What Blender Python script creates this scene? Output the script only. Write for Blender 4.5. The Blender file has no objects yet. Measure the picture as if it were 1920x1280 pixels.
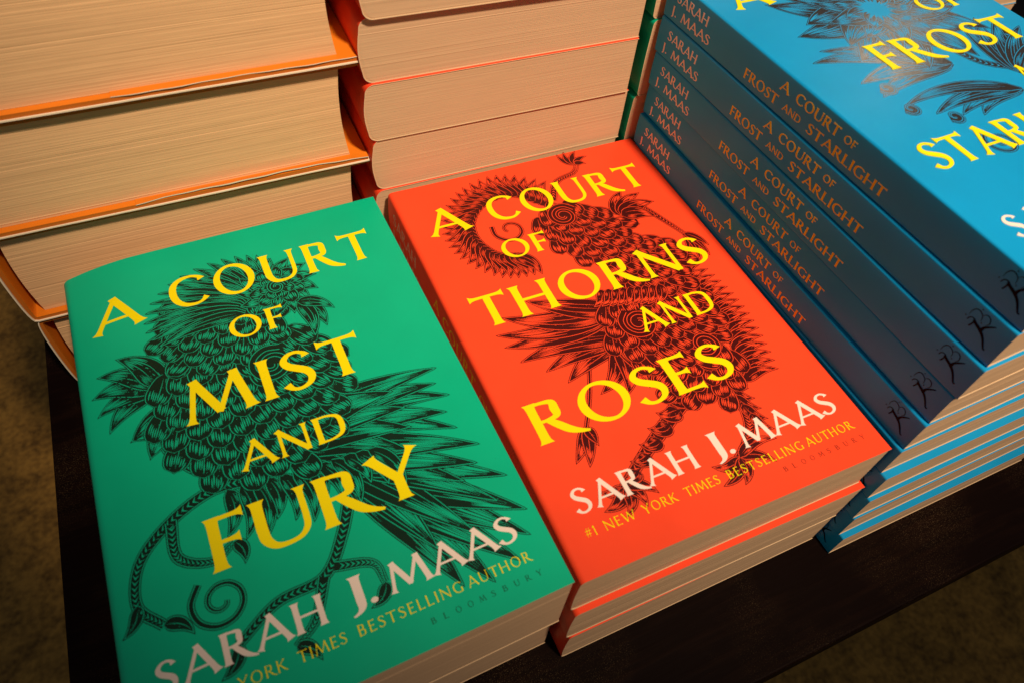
import bpy, math, random, time
import numpy as np
from mathutils import Matrix, Vector
from mathutils.geometry import delaunay_2d_cdt

# ------------------------------------------------------------------ camera, world, light
scene = bpy.context.scene
COL = scene.collection
MM = 0.001
TABLE = -0.088

cam_d = bpy.data.cameras.new("camera")
cam = bpy.data.objects.new("camera", cam_d)
COL.objects.link(cam)
scene.camera = cam
cam_d.sensor_width = 36.0
cam_d.lens = 1339.99 / 1920 * 36
cam_d.clip_start = 0.01
cam_d.clip_end = 30
yaw, pit, rol = 0.5094517, 0.9085433, 0.1141785
d = Vector((math.sin(yaw) * math.cos(pit), math.cos(yaw) * math.cos(pit), -math.sin(pit)))
zc = -d
xc = Vector((0, 0, 1)).cross(zc).normalized()
yc = zc.cross(xc)
cr, sr = math.cos(rol), math.sin(rol)
x2, y2 = cr * xc + sr * yc, -sr * xc + cr * yc
M = Matrix.Identity(4)
for i in range(3):
    M[i][0], M[i][1], M[i][2] = x2[i], y2[i], zc[i]
M.translation = Vector((-.0708937, -.059718, .2395518))
cam.matrix_world = M
cam_d.dof.use_dof = True
cam_d.dof.focus_distance = 0.36
cam_d.dof.aperture_fstop = 15.0

world = bpy.data.worlds.new("World")
scene.world = world
world.use_nodes = True
bg = world.node_tree.nodes["Background"]
bg.inputs[0].default_value = (0.84, 0.86, 0.94, 1)
bg.inputs[1].default_value = 0.085


def aim(o, target):
    dv = Vector(target) - o.location
    o.rotation_euler = dv.to_track_quat('-Z', 'Y').to_euler()


def spot(name, loc, target, energy, size_deg, blend, radius, color):
    l = bpy.data.lights.new(name, 'SPOT')
    l.energy = energy
    l.spot_size = math.radians(size_deg)
    l.spot_blend = blend
    l.shadow_soft_size = radius
    l.color = color
    o = bpy.data.objects.new(name, l)
    COL.objects.link(o)
    o.location = loc
    aim(o, target)
    return o


WARM = (1.0, 0.76, 0.53)
spot("ceiling_spot", (0.20, -0.50, 1.16), (0.185, 0.365, 0.0), 104, 40, 0.72, 0.05, WARM)
al = bpy.data.lights.new("shelf_light", 'AREA')
al.shape = 'RECTANGLE'
al.size = 0.15
al.size_y = 0.10
al.energy = 0.26
al.color = (1.0, 0.82, 0.62)
ao = bpy.data.objects.new("shelf_light", al)
COL.objects.link(ao)
ao.location = (1.21, 0.83, 0.69)
aim(ao, (0.2, 0.1, 0.09))

vs = scene.view_settings
vs.view_transform = 'Standard'
vs.look = 'None'
vs.gamma = 1.0
vs.exposure = 0.0
vs.use_curve_mapping = False
scene.cycles.max_bounces = 8
scene.cycles.use_denoising = True
scene.cycles.sample_clamp_indirect = 4


# ------------------------------------------------------------------ materials
def new_mat(name):
    m = bpy.data.materials.new(name)
    m.use_nodes = True
    nt = m.node_tree
    return m, nt, nt.nodes["Principled BSDF"]


def N(nt, typ, **kw):
    n = nt.nodes.new(typ)
    for k, v in kw.items():
        setattr(n, k, v)
    return n


def mat_paint(name, col, rough=0.40, spec=0.22, var=0.05, scale=35, bump=0.02, bscale=900, metal=0.0, coat=0.0):
    m, nt, b = new_mat(name)
    tc = N(nt, 'ShaderNodeTexCoord')
    nz = N(nt, 'ShaderNodeTexNoise')
    nz.inputs['Scale'].default_value = scale
    nz.inputs['Detail'].default_value = 6
    nt.links.new(tc.outputs['Object'], nz.inputs['Vector'])
    mr = N(nt, 'ShaderNodeMapRange')
    mr.inputs['From Min'].default_value = 0.3
    mr.inputs['From Max'].default_value = 0.7
    mr.inputs['To Min'].default_value = 1 - var
    mr.inputs['To Max'].default_value = 1 + var
    nt.links.new(nz.outputs['Fac'], mr.inputs['Value'])
    mx = N(nt, 'ShaderNodeVectorMath', operation='SCALE')
    mx.inputs[0].default_value = col
    nt.links.new(mr.outputs[0], mx.inputs['Scale'])
    nt.links.new(mx.outputs[0], b.inputs['Base Color'])
    r2 = N(nt, 'ShaderNodeMapRange')
    r2.inputs['To Min'].default_value = rough - .12
    r2.inputs['To Max'].default_value = rough + .16
    n3 = N(nt, 'ShaderNodeTexNoise')
    n3.inputs['Scale'].default_value = 22
    n3.inputs['Detail'].default_value = 9
    n3.inputs['Roughness'].default_value = .72
    n3.inputs['Distortion'].default_value = .8
    nt.links.new(tc.outputs['Object'], n3.inputs['Vector'])
    nt.links.new(n3.outputs['Fac'], r2.inputs['Value'])
    nt.links.new(r2.outputs[0], b.inputs['Roughness'])
    b.inputs['Specular IOR Level'].default_value = spec
    b.inputs['Metallic'].default_value = metal
    b.inputs['Coat Weight'].default_value = coat
    if bump:
        n2 = N(nt, 'ShaderNodeTexNoise')
        n2.inputs['Scale'].default_value = bscale
        n2.inputs['Detail'].default_value = 3
        nt.links.new(tc.outputs['Object'], n2.inputs['Vector'])
        bp = N(nt, 'ShaderNodeBump')
        bp.inputs['Strength'].default_value = bump * 10
        bp.inputs['Distance'].default_value = 0.00005
        nt.links.new(n2.outputs['Fac'], bp.inputs['Height'])
        nt.links.new(bp.outputs[0], b.inputs['Normal'])
    return m


def mat_pages(name, col, var=0.12, dens=2400):
    """cut edge of a book block: thin leaves seen as fine lines"""
    m, nt, b = new_mat(name)
    tc = N(nt, 'ShaderNodeTexCoord')

    def layer(vec, detail=3):
        mp = N(nt, 'ShaderNodeMapping')
        mp.inputs['Scale'].default_value = vec
        nt.links.new(tc.outputs['Object'], mp.inputs['Vector'])
        nz = N(nt, 'ShaderNodeTexNoise')
        nz.inputs['Scale'].default_value = 1
        nz.inputs['Detail'].default_value = detail
        nt.links.new(mp.outputs[0], nz.inputs['Vector'])
        return nz
    a = layer((9, 9, dens))
    c = layer((5, 5, 260), 4)
    e = layer((60, 60, 700), 4)
    ad = N(nt, 'ShaderNodeMath', operation='ADD')
    nt.links.new(a.outputs['Fac'], ad.inputs[0])
    nt.links.new(c.outputs['Fac'], ad.inputs[1])
    ad2 = N(nt, 'ShaderNodeMath', operation='ADD')
    nt.links.new(ad.outputs[0], ad2.inputs[0])
    nt.links.new(e.outputs['Fac'], ad2.inputs[1])
    mr = N(nt, 'ShaderNodeMapRange')
    mr.inputs['From Min'].default_value = 1.1
    mr.inputs['From Max'].default_value = 1.9
    mr.inputs['To Min'].default_value = 1 - var
    mr.inputs['To Max'].default_value = 1 + var * .7
    nt.links.new(ad2.outputs[0], mr.inputs['Value'])
    mx = N(nt, 'ShaderNodeVectorMath', operation='SCALE')
    mx.inputs[0].default_value = col
    nt.links.new(mr.outputs[0], mx.inputs['Scale'])
    nt.links.new(mx.outputs[0], b.inputs['Base Color'])
    b.inputs['Roughness'].default_value = 0.85
    b.inputs['Specular IOR Level'].default_value = 0.15
    bp = N(nt, 'ShaderNodeBump')
    bp.inputs['Strength'].default_value = 0.10
    bp.inputs['Distance'].default_value = 0.00008
    nt.links.new(ad2.outputs[0], bp.inputs['Height'])
    nt.links.new(bp.outputs[0], b.inputs['Normal'])
    return m


M_GREEN = mat_paint("green_cover", (0.001, 0.455, 0.262))
M_RED = mat_paint("vermilion_cover", (0.92, 0.070, 0.022))
M_BLUE = mat_paint("blue_cover", (0.003, 0.295, 0.64), rough=0.34, spec=.28)
M_ORANGE = mat_paint("orange_jacket", (0.72, 0.20, 0.012), rough=0.38)
M_BOARD = mat_paint("brown_orange_board", (0.50, 0.14, 0.015), rough=0.5)
M_WHITE = mat_paint("white_ink", (0.86, 0.74, 0.66), rough=0.45, var=0.02)
M_YELLOW = mat_paint("yellow_ink", (0.90, 0.76, 0.001), rough=0.38, var=0.02)
M_CUT = mat_paint("cut_paper_edge", (0.82, 0.72, 0.56), rough=0.7, var=0.06)
M_CUT2 = mat_paint("cover_sheet_edge", (0.66, 0.49, 0.31), rough=0.8, var=0.08)
M_INK = mat_paint("dark_ink_on_green", (0.004, 0.022, 0.012), rough=0.40, var=0.15)
M_INKR = mat_paint("dark_ink_on_red", (0.055, 0.004, 0.004), rough=0.40, var=0.15)
M_FOIL = mat_paint("dark_foil_on_blue", (0.022, 0.018, 0.016), rough=0.14, spec=1.0, metal=0.0, bump=0.05, bscale=2500)
M_INKB = mat_paint("black_ink", (0.004, 0.002, 0.002), rough=0.6, spec=.05, var=0.1)
M_GREY_INK = mat_paint("thin_grey_ink", (0.004, 0.16, 0.085), rough=0.4, var=0.05)
M_GREY_INKR = mat_paint("thin_brown_ink", (0.30, 0.03, 0.012), rough=0.4, var=0.05)
M_SPWHITE = mat_paint("pink_white_ink", (0.92, 0.70, 0.60), rough=0.45, var=0.03)
M_SPYELLOW = mat_paint("ochre_ink", (0.95, 0.60, 0.01), rough=0.45, var=0.03)
M_PAGE = mat_pages("paperback_pages", (0.60, 0.405, 0.245), var=.06)
M_PAGE2 = mat_pages("hardback_pages", (0.72, 0.46, 0.245), var=0.10, dens=1500)


# ------------------------------------------------------------------ mesh helpers
def tag(o, label=None, cat=None, group=None, kind=None):
    if label: o['label'] = label
    if cat: o['category'] = cat
    if group: o['group'] = group
    if kind: o['kind'] = kind
    return o


def mesh_from(name, verts, faces, mats, idx=None, smooth=False):
    me = bpy.data.meshes.new(name)
    me.from_pydata([tuple(v) for v in verts], [], faces)
    for m in mats:
        me.materials.append(m)
    if idx:
        me.polygons.foreach_set('material_index', idx)
    if smooth:
        me.polygons.foreach_set('use_smooth', [True] * len(me.polygons))
    me.update()
    return me


def link(name, me, parent=None):
    o = bpy.data.objects.new(name, me)
    COL.objects.link(o)
    if parent: o.parent = parent
    return o


def fix_normals(me):
    import bmesh
    bm = bmesh.new()
    bm.from_mesh(me)
    bmesh.ops.recalc_face_normals(bm, faces=bm.faces)
    bm.to_mesh(me)
    bm.free()


def box_mesh(name, lo, hi, mat, bevel=0.0):
    import bmesh
    bm = bmesh.new()
    bmesh.ops.create_cube(bm, size=1)
    for v in bm.verts:
        for i in range(3):
            v.co[i] = lo[i] if v.co[i] < 0 else hi[i]
    if bevel:
        bmesh.ops.bevel(bm, geom=list(bm.edges), offset=bevel, segments=3, profile=.5, affect='EDGES')
    me = bpy.data.meshes.new(name)
    bm.to_mesh(me)
    bm.free()
    me.materials.append(mat)
    return me


# ------------------------------------------------------------------ flat shapes: overlap resolved in 2-D
def ccw(p):
    a = sum(p[i - 1][0] * p[i][1] - p[i][0] * p[i - 1][1] for i in range(len(p)))
    return p if a > 0 else p[::-1]


def flatten(polys, colors, eps=1e-4):
    """polys: simple 2-D polygons painted in order; returns (verts, tris) where the topmost colour is truthy"""
    vs_, fs = [], []
    for p in polys:
        p = ccw(p)
        b = len(vs_)
        vs_ += [Vector((float(x), float(y))) for x, y in p]
        fs.append(list(range(b, b + len(p))))
    ov, oe, of, _, _, fid = delaunay_2d_cdt(vs_, [], fs, 1, eps, True)
    out = []
    for f, ids in zip(of, fid):
        if ids and colors[max(ids)]:
            a, b_, c = [ov[i] for i in f[:3]]
            ar = (b_.x - a.x) * (c.y - a.y) - (b_.y - a.y) * (c.x - a.x)
            out.append(list(f) if ar > 0 else list(f)[::-1])
    used = {}
    V, F = [], []
    for f in out:
        g = []
        for i in f:
            if i not in used:
                used[i] = len(V)
                V.append((ov[i].x, ov[i].y))
            g.append(used[i])
        F.append(g)
    return V, F


def catmull(pts, n=8, closed=False):
    P = [np.array(p, float) for p in pts]
    if closed:
        P = [P[-1]] + P + [P[0], P[1]]
    else:
        P = [2 * P[0] - P[1]] + P + [2 * P[-1] - P[-2]]
    out = []
    for i in range(1, len(P) - 2):
        for k in range(n):
            t = k / n
            a, b, c, d_ = P[i - 1], P[i], P[i + 1], P[i + 2]
            out.append(.5 * (2 * b + (c - a) * t + (2 * a - 5 * b + 4 * c - d_) * t * t + (3 * b - a - 3 * c + d_) * t ** 3))
    if not closed:
        out.append(P[-2])
    return out


WS = 1.0


def ribbon(pts, closed=False):
    """pts (x,y,w) -> quads"""
    n = len(pts)
    L, R = [], []
    for i in range(n):
        if closed:
            a, b = pts[(i - 1) % n], pts[(i + 1) % n]
        else:
            a, b = pts[max(i - 1, 0)], pts[min(i + 1, n - 1)]
        dx, dy = b[0] - a[0], b[1] - a[1]
        l = math.hypot(dx, dy) or 1
        nx, ny = -dy / l, dx / l
        w = pts[i][2] / 2 * WS
        L.append((pts[i][0] + nx * w, pts[i][1] + ny * w))
        R.append((pts[i][0] - nx * w, pts[i][1] - ny * w))
    q = []
    for i in range(n if closed else n - 1):
        j = (i + 1) % n
        q.append([R[i], R[j], L[j], L[i]])
    return q


# ------------------------------------------------------------------ a flared roman capital alphabet
TH, TN, FL = .148, .088, .85


def st(x0, y0, x1, y1, w, f0=FL, f1=FL, n=12):
    P = []
    Ln = math.hypot(x1 - x0, y1 - y0)
    for i in range(n + 1):
        t = i / n
        t = .5 - .5 * math.cos(math.pi * t)
        s0, s1 = t * Ln, (1 - t) * Ln
        k = w * (1 + f0 * math.exp(-s0 / .045) * (.148 / w) ** .6 + f1 * math.exp(-s1 / .045) * (.148 / w) ** .6)
        P.append((x0 + (x1 - x0) * t, y0 + (y1 - y0) * t, k))
    return ribbon(P)


def cv(pts, n=7):
    return ribbon(catmull(pts, n))


def ring(cx, cy, rx, ry, thick=TH, thin=TN * .85, tilt=-.22):
    P = []
    for i in range(40):
        a = 2 * math.pi * i / 40
        w = thin + (thick - thin) * abs(math.cos(a + tilt)) ** 1.4
        P.append((cx + (rx - w / 2) * math.cos(a), cy + (ry - w / 2) * math.sin(a), w))
    return ribbon(P, True)


def bowl(x0, y0, y1, xr, w0=.075, w1=TH):
    ym = (y0 + y1) / 2
    h = (y1 - y0)
    return cv([(x0, y1 - w0 / 2, w0), (x0 + (xr - x0) * .45, y1 - w0 / 2, w0), (x0 + (xr - x0) * .82, y1 - h * .17, w1 * .8), (xr - w1 / 2, ym, w1),
               (x0 + (xr - x0) * .80, y0 + h * .17, w1 * .8), (x0 + (xr - x0) * .42, y0 + w0 / 2, w0), (x0, y0 + w0 / 2, w0)])


def s_curve():
    return cv([(.49, .80, .15), (.455, .885, .085), (.34, .955, .075), (.20, .925, .09), (.115, .79, .125), (.17, .645, .15), (.30, .535, .16),
               (.43, .42, .155), (.48, .265, .13), (.42, .115, .10), (.27, .04, .075), (.14, .075, .085), (.055, .20, .15)], 6)


GL = {
    'A': (.88, lambda: st(.07, 0, .46, 1.0, TN * 1.05, .9, .1) + st(.41, 1.02, .83, 0, TH * 1.02, .0, .7) + st(.18, .31, .66, .31, .07, 0, 0)),
    'B': (.66, lambda: st(.13, 0, .13, 1, TH, .5, .5) + bowl(.12, .50, .985, .52) + bowl(.12, .015, .55, .60)),
    'C': (.80, lambda: cv([(.735, .80, .17), (.68, .89, .09), (.52, .958, .075), (.31, .92, .10), (.155, .76, .135), (.11, .50, .15), (.16, .25, .14), (.31, .08, .11), (.52, .038, .075), (.66, .09, .075), (.755, .20, .13)])),
    'D': (.88, lambda: st(.13, 0, .13, 1, TH, .5, .5) + bowl(.12, .012, .988, .82)),
    'E': (.60, lambda: st(.13, 0, .13, 1, TH, .5, .5) + st(.12, .955, .50, .955, .075, 0, 1.2) + st(.12, .52, .44, .52, .07, 0, 1.2) + st(.12, .045, .55, .045, .075, 0, 1.3)),
    'F': (.56, lambda: st(.13, 0, .13, 1, TH, .6, .5) + st(.12, .955, .53, .955, .075, 0, 1.3) + st(.12, .50, .44, .50, .07, 0, 1.2)),
    'G': (.84, lambda: cv([(.735, .82, .15), (.68, .895, .09), (.52, .958, .075), (.31, .92, .10), (.155, .76, .135), (.11, .50, .15), (.16, .25, .14), (.31, .08, .11), (.52, .038, .08), (.69, .09, .09), (.74, .14, .09)]) + st(.73, .04, .73, .44, TH, .0, .6)),
    'H': (.86, lambda: st(.13, 0, .13, 1, TH, .6, .6) + st(.73, 0, .73, 1, TH, .6, .6) + st(.13, .51, .73, .51, .072, 0, 0)),
    'I': (.27, lambda: st(.135, 0, .135, 1, TH, .6, .6)),
    'J': (.34, lambda: st(.20, .15, .20, 1, TH, 0, .6) + cv([(.20, .18, TH), (.195, .0, .13), (.14, -.13, .09), (.03, -.21, .05)])),
    'K': (.78, lambda: st(.13, 0, .13, 1, TH, .6, .6) + st(.16, .46, .62, .98, TN, 0, 1.0) + cv([(.27, .60, .10), (.42, .38, TH), (.58, .15, TH), (.76, .01, .08)])),
    'L': (.58, lambda: st(.13, 0, .13, 1, TH, .5, .6) + st(.12, .045, .54, .045, .075, 0, 1.4)),
    'M': (1.08, lambda: st(.07, 0, .22, 1, TN, .9, .1) + st(.20, 1.01, .53, .12, TH, .1, .0) + st(.51, .10, .86, 1, TN, .0, .1) + st(.84, 1.01, 1.0, 0, TH, .1, .7)),
    'N': (.90, lambda: st(.13, 0, .13, .99, TN, .9, .2) + st(.09, 1.01, .76, .02, TH, .2, 0) + st(.77, 0, .77, 1, TN, .1, .9)),
    'O': (.96, lambda: ring(.48, .5, .43, .515)),
    'R': (.76, lambda: st(.13, 0, .13, 1, TH, .6, .5) + bowl(.12, .47, .985, .56) + cv([(.30, .52, .11), (.42, .34, TH), (.56, .14, TH), (.70, .03, .10), (.84, -.03, .05)])),
    'S': (.58, s_curve),
    'T': (.74, lambda: st(.37, 0, .37, .96, TH, .6, 0) + st(.02, .945, .72, .945, .078, 1.3, 1.3)),
    'U': (.84, lambda: st(.13, .40, .13, 1, TH, 0, .6) + cv([(.13, .44, TH), (.15, .22, TH * .95), (.25, .065, .11), (.42, .03, .08), (.59, .075, .08), (.69, .22, .09), (.71, .44, TN)]) + st(.71, .40, .71, 1, TN, 0, .9)),
    'W': (1.18, lambda: st(.08, 1, .34, .02, TH, .6, 0) + st(.33, .02, .60, .92, TN, 0, 0) + st(.57, .98, .85, .02, TH, .1, 0) + st(.84, .02, 1.12, 1, TN, 0, .9)),
    'Y': (.76, lambda: st(.07, 1, .37, .44, TH, .6, 0) + st(.38, .44, .70, 1, TN, 0, 1.0) + st(.375, 0, .375, .47, TH, .6, 0)),
    '#': (.62, lambda: st(.14, .1, .26, .95, .07, 0, 0) + st(.36, .1, .48, .95, .07, 0, 0) + st(.04, .37, .56, .37, .07, 0, 0) + st(.06, .68, .58, .68, .07, 0, 0)),
    '1': (.36, lambda: st(.20, 0, .20, .98, TH * .9, .4, 0) + st(.06, .80, .2, .95, .08, 0, 0)),
    '.': (.22, lambda: ring(.11, .075, .09, .09, .09, .088, 0) + [[(.06, .03), (.16, .03), (.16, .12), (.06, .12)]]),
}
GC = {}


def glyph(ch, weight=1.0):
    global WS
    if (ch, weight) not in GC:
        WS = weight
        q = GL[ch][1]()
        WS = 1.0
        GC[(ch, weight)] = flatten(q, [True] * len(q), 1e-4)
    return GC[(ch, weight)]


def word(text, u0, u1, v, cap, track=.06, slope=0.0, weight=1.0):
    """lay text so that it spans exactly u0..u1; returns verts, tris in cover millimetres"""
    adv = []
    x = 0
    for ch in text:
        if ch == ' ':
            x += .42
            adv.append(None)
            continue
        adv.append(x)
        x += GL[ch][0] + track
    tot = x - track
    sx = (u1 - u0) / tot
    V, F = [], []
    for ch, a in zip(text, adv):
        if a is None: continue
        gv, gf = glyph(ch, weight)
        b = len(V)
        for (gx, gy) in gv:
            uu = u0 + (a + gx) * sx
            V.append((uu, v + gy * cap + slope * (uu - u0)))
        F += [[i + b for i in f] for f in gf]
    return V, F


def merge(parts):
    V, F = [], []
    for v, f in parts:
        b = len(V)
        V += v
        F += [[i + b for i in t] for t in f]
    return V, F


def raise_flat(name, VF, mapf, mat, h0, h1):
    """turn flat shapes into a thin raised layer of ink: top at h1, walls down to h0"""
    V, F = VF
    n = len(V)
    verts = [mapf(u, v, h1) for u, v in V] + [mapf(u, v, h0) for u, v in V]
    cnt = {}
    for f in F:
        for i in range(len(f)):
            a, b = f[i], f[(i + 1) % len(f)]
            cnt[(a, b)] = cnt.get((a, b), 0) + 1
    walls = [[b, a, a + n, b + n] for (a, b) in cnt if (b, a) not in cnt]
    return mesh_from(name, verts, F + walls, [mat])


# ------------------------------------------------------------------ engraved foliage ornament
class Engraving:
    def __init__(self, seed):
        self.p, self.c, self.g = [], [], []
        self.r = random.Random(seed)

    def begin(self):
        self.g.append([])

    def add(self, poly, ink):
        self.g[-1].append(len(self.p))
        self.p.append(poly)
        self.c.append(ink)

    def shape(self, P0, P1, bend, w, rnd, t0=0, t1=1, grow=0, side=0, n=11, wk=1.0):
        x0, y0 = P0
        x1, y1 = P1
        dx, dy = x1 - x0, y1 - y0
        L = math.hypot(dx, dy) or 1
        cx, cy = (x0 + x1) / 2 - dy * bend, (y0 + y1) / 2 + dx * bend
        A, B = [], []
        for i in range(n + 1):
            t = t0 + (t1 - t0) * i / n
            q = i / n
            X = (1 - t) ** 2 * x0 + 2 * t * (1 - t) * cx + t * t * x1
            Y = (1 - t) ** 2 * y0 + 2 * t * (1 - t) * cy + t * t * y1
            tx = 2 * (1 - t) * (cx - x0) + 2 * t * (x1 - cx)
            ty = 2 * (1 - t) * (cy - y0) + 2 * t * (y1 - cy)
            l = math.hypot(tx, ty) or 1
            nx, ny = -ty / l, tx / l
            tt = min(max(t, 0.001), .999)
            if rnd:
                pr = 1.15 * (tt ** .45) * math.sqrt(1 - tt ** 3.2)
            else:
                pr = math.sin(math.pi * tt ** .62) ** .85
            hw = w * pr * wk + grow
            if t0 > 0 or t1 < 1:
                hw *= math.sin(math.pi * min(max(q, .02), .98)) ** .6
            off = side * w * pr
            A.append((X + nx * (off + hw), Y + ny * (off + hw)))
            B.append((X + nx * (off - hw), Y + ny * (off - hw)))
        if grow:
            # carry the tip out a little
            tx, ty = tx / l * grow * (1.0 if rnd else 2.2), ty / l * grow * (1.0 if rnd else 2.2)
            A.append(((A[-1][0] + B[-1][0]) / 2 + tx, (A[-1][1] + B[-1][1]) / 2 + ty))
        return A + B[::-1]

    def leaf(self, P0, P1, bend=0.0, w=4.0, rnd=False, lines=2, patch=True, dots=7):
        s = self.shape
        self.begin()
        self.add(s(P0, P1, bend, w, rnd, grow=.62), True)
        self.add(s(P0, P1, bend, w, rnd, grow=.30), False)
        self.add(s(P0, P1, bend, w, rnd), True)
        r = self.r
        for k in range(lines):
            sd = (-.62 + 1.24 * (k + .5) / lines) + r.uniform(-.05, .05)
            self._line(P0, P1, bend, w, rnd, sd, .06 + r.uniform(0, .12), .90, .24)
        if w > 2.0 and patch:
            # engraver's shading: short tapering strokes gathered towards the tip and one flank
            m = max(4, int(w * 1.7))
            fl = r.choice((-1, 1))
            for k in range(m):
                q = (k + .5) / m
                sd = fl * (-.80 + 1.6 * q) + r.uniform(-.04, .04)
                a = .48 + .22 * q + r.uniform(-.06, .06)
                self._line(P0, P1, bend, w, rnd, sd, a, min(.95, a + .30 - .10 * q), .46 if rnd else .40)
            for k in range(m):
                q = (k + .5) / m
                self._line(P0, P1, bend, w, rnd, fl * (.35 + .5 * q), .10 + .1 * r.random(), .30 + .15 * r.random(), .18)
        for k in range(dots):
            t = r.uniform(.25, .9)
            sd = r.uniform(-.7, .7)
            x, y = self._pt(P0, P1, bend, w, rnd, t, sd)
            q = .17
            self.add([(x - q, y), (x, y - q), (x + q, y), (x, y + q)], False)

    def _pt(self, P0, P1, bend, w, rnd, t, sd):
        x0, y0 = P0
        x1, y1 = P1
        dx, dy = x1 - x0, y1 - y0
        cx, cy = (x0 + x1) / 2 - dy * bend, (y0 + y1) / 2 + dx * bend
        X = (1 - t) ** 2 * x0 + 2 * t * (1 - t) * cx + t * t * x1
        Y = (1 - t) ** 2 * y0 + 2 * t * (1 - t) * cy + t * t * y1
        tx = 2 * (1 - t) * (cx - x0) + 2 * t * (x1 - cx)
        ty = 2 * (1 - t) * (cy - y0) + 2 * t * (y1 - cy)
        l = math.hypot(tx, ty) or 1
        pr = 1.15 * (t ** .45) * math.sqrt(1 - t ** 3.2) if rnd else math.sin(math.pi * t ** .62) ** .85
        o = sd * w * pr
        return X - ty / l * o, Y + tx / l * o

    def _line(self, P0, P1, bend, w, rnd, sd, t0, t1, th):
        P = []
        for i in range(9):
            t = t0 + (t1 - t0) * i / 8
            x, y = self._pt(P0, P1, bend, w, rnd, t, sd)
            P.append((x, y, th * math.sin(math.pi * (.08 + .84 * i / 8))))
        A, B = [], []
        for i in range(9):
            a, b = P[max(i - 1, 0)], P[min(i + 1, 8)]
            l = math.hypot(b[0] - a[0], b[1] - a[1]) or 1
            nx, ny = -(b[1] - a[1]) / l, (b[0] - a[0]) / l
            A.append((P[i][0] + nx * P[i][2] / 2, P[i][1] + ny * P[i][2] / 2))
            B.append((P[i][0] - nx * P[i][2] / 2, P[i][1] - ny * P[i][2] / 2))
        self.add(A + B[::-1], False)

    def vine(self, pts, w0, w1, ticks=True):
        P = catmull([(x, y, 0) for x, y in pts], 8)
        n = len(P)
        for g, ink in ((.5, True), (.2, False), (-.12, True)):
            self.begin()
            R = ribbon([(p[0], p[1], max(.25, (w0 + (w1 - w0) * i / (n - 1)) + 2 * g)) for i, p in enumerate(P)])
            for q in R:
                self.add(q, ink)
        if ticks and w0 > 1.5:
            self.begin()
            for i in range(1, n - 1):
                a, b = P[i - 1], P[i + 1]
                l = math.hypot(b[0] - a[0], b[1] - a[1]) or 1
                nx, ny = -(b[1] - a[1]) / l, (b[0] - a[0]) / l
                w = (w0 + (w1 - w0) * i / (n - 1)) * .42
                x, y = P[i][0], P[i][1]
                tx, ty = ny * .0 + (b[0] - a[0]) / l, (b[1] - a[1]) / l
                self.add([(x + nx * w, y + ny * w), (x + tx * 1.1, y + ty * 1.1), (x - nx * w, y - ny * w), (x + tx * 1.9, y + ty * 1.9)], False)

    def fan(self, o, tips, w, bend=.08, **k):
        for t in tips:
            self.leaf(o, t, bend + self.r.uniform(-.04, .04), w * self.r.uniform(.85, 1.1), **k)

    def scales(self, cx, cy, rx, ry, tilt, step, size, dirf):
        ct, s_ = math.cos(tilt), math.sin(tilt)
        rows = int(2 * ry / step) + 1
        for j in range(rows):
            v = -ry + j * step
            half = rx * math.sqrt(max(0, 1 - (v / ry) ** 2))
            k = int(2 * half / (step * 1.05)) + 1
            for i in range(k):
                u = -half + (i + (.5 if j % 2 else 0)) * step * 1.05
                if u > half: continue
                x, y = cx + u * ct - v * s_, cy + u * s_ + v * ct
                a = dirf(x, y)
                self.leaf((x - math.cos(a) * size * .5, y - math.sin(a) * size * .5), (x + math.cos(a) * size * .7, y + math.sin(a) * size * .7),
                          self.r.uniform(-.06, .06), size * .46, rnd=True, lines=1, dots=5)

    def curl(self, cx, cy, r0, turns, a0, w, sgn=1):
        pts = []
        n = int(turns * 9)
        for i in range(n + 1):
            f = i / n
            r = r0 * (1 - .82 * f)
            a = a0 + sgn * turns * 2 * math.pi * f
            pts.append((cx + r * math.cos(a), cy + r * math.sin(a)))
        self.vine(pts, w, w * .45, ticks=False)

    def build(self, mapf, name, mat, cover, h):
        """printed layers: every leaf is resolved into one flat sheet, and sheets that overlap
        earlier ones lie a hair above them"""
        V, F, I = [], [], []
        CELL = 2.5
        grid = {}
        top = bad = 0
        for grp in self.g:
            if not grp: continue
            xs_ = [p[0] for k in grp for p in self.p[k]]
            ys_ = [p[1] for k in grp for p in self.p[k]]
            cells = [(i, j) for i in range(int(min(xs_) // CELL), int(max(xs_) // CELL) + 1)
                     for j in range(int(min(ys_) // CELL), int(max(ys_) // CELL) + 1)]
            lv = 1 + max(grid.get(c, 0) for c in cells)
            for c in cells:
                grid[c] = lv
            top = max(top, lv)
            hh = h + lv * .0014
            vs_, fs = [], []
            for k in grp:
                b0 = len(vs_)
                vs_ += [Vector((float(x), float(y))) for x, y in ccw(self.p[k])]
                fs.append(list(range(b0, b0 + len(self.p[k]))))
            ov, oe, of, _, _, fid = delaunay_2d_cdt(vs_, [], fs, 1, 1e-6, True)
            b0 = len(V)
            V += [mapf(v.x, v.y, hh) for v in ov]
            n0 = len(F)
            for f, ids in zip(of, fid):
                if not ids: continue
                p, q, r = [ov[i] for i in f[:3]]
                ar = (q.x - p.x) * (r.y - p.y) - (q.y - p.y) * (r.x - p.x)
                if abs(ar) < 1e-7: continue
                F.append([b0 + i for i in (f if ar > 0 else f[::-1])])
                I.append(0 if self.c[grp[max(ids)]] else 1)
            if len(F) == n0: bad += 1
        print(name, 'levels', top, 'faces', len(F), 'empty', bad)
        return mesh_from(name, V, F, [mat, cover], I)


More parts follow.
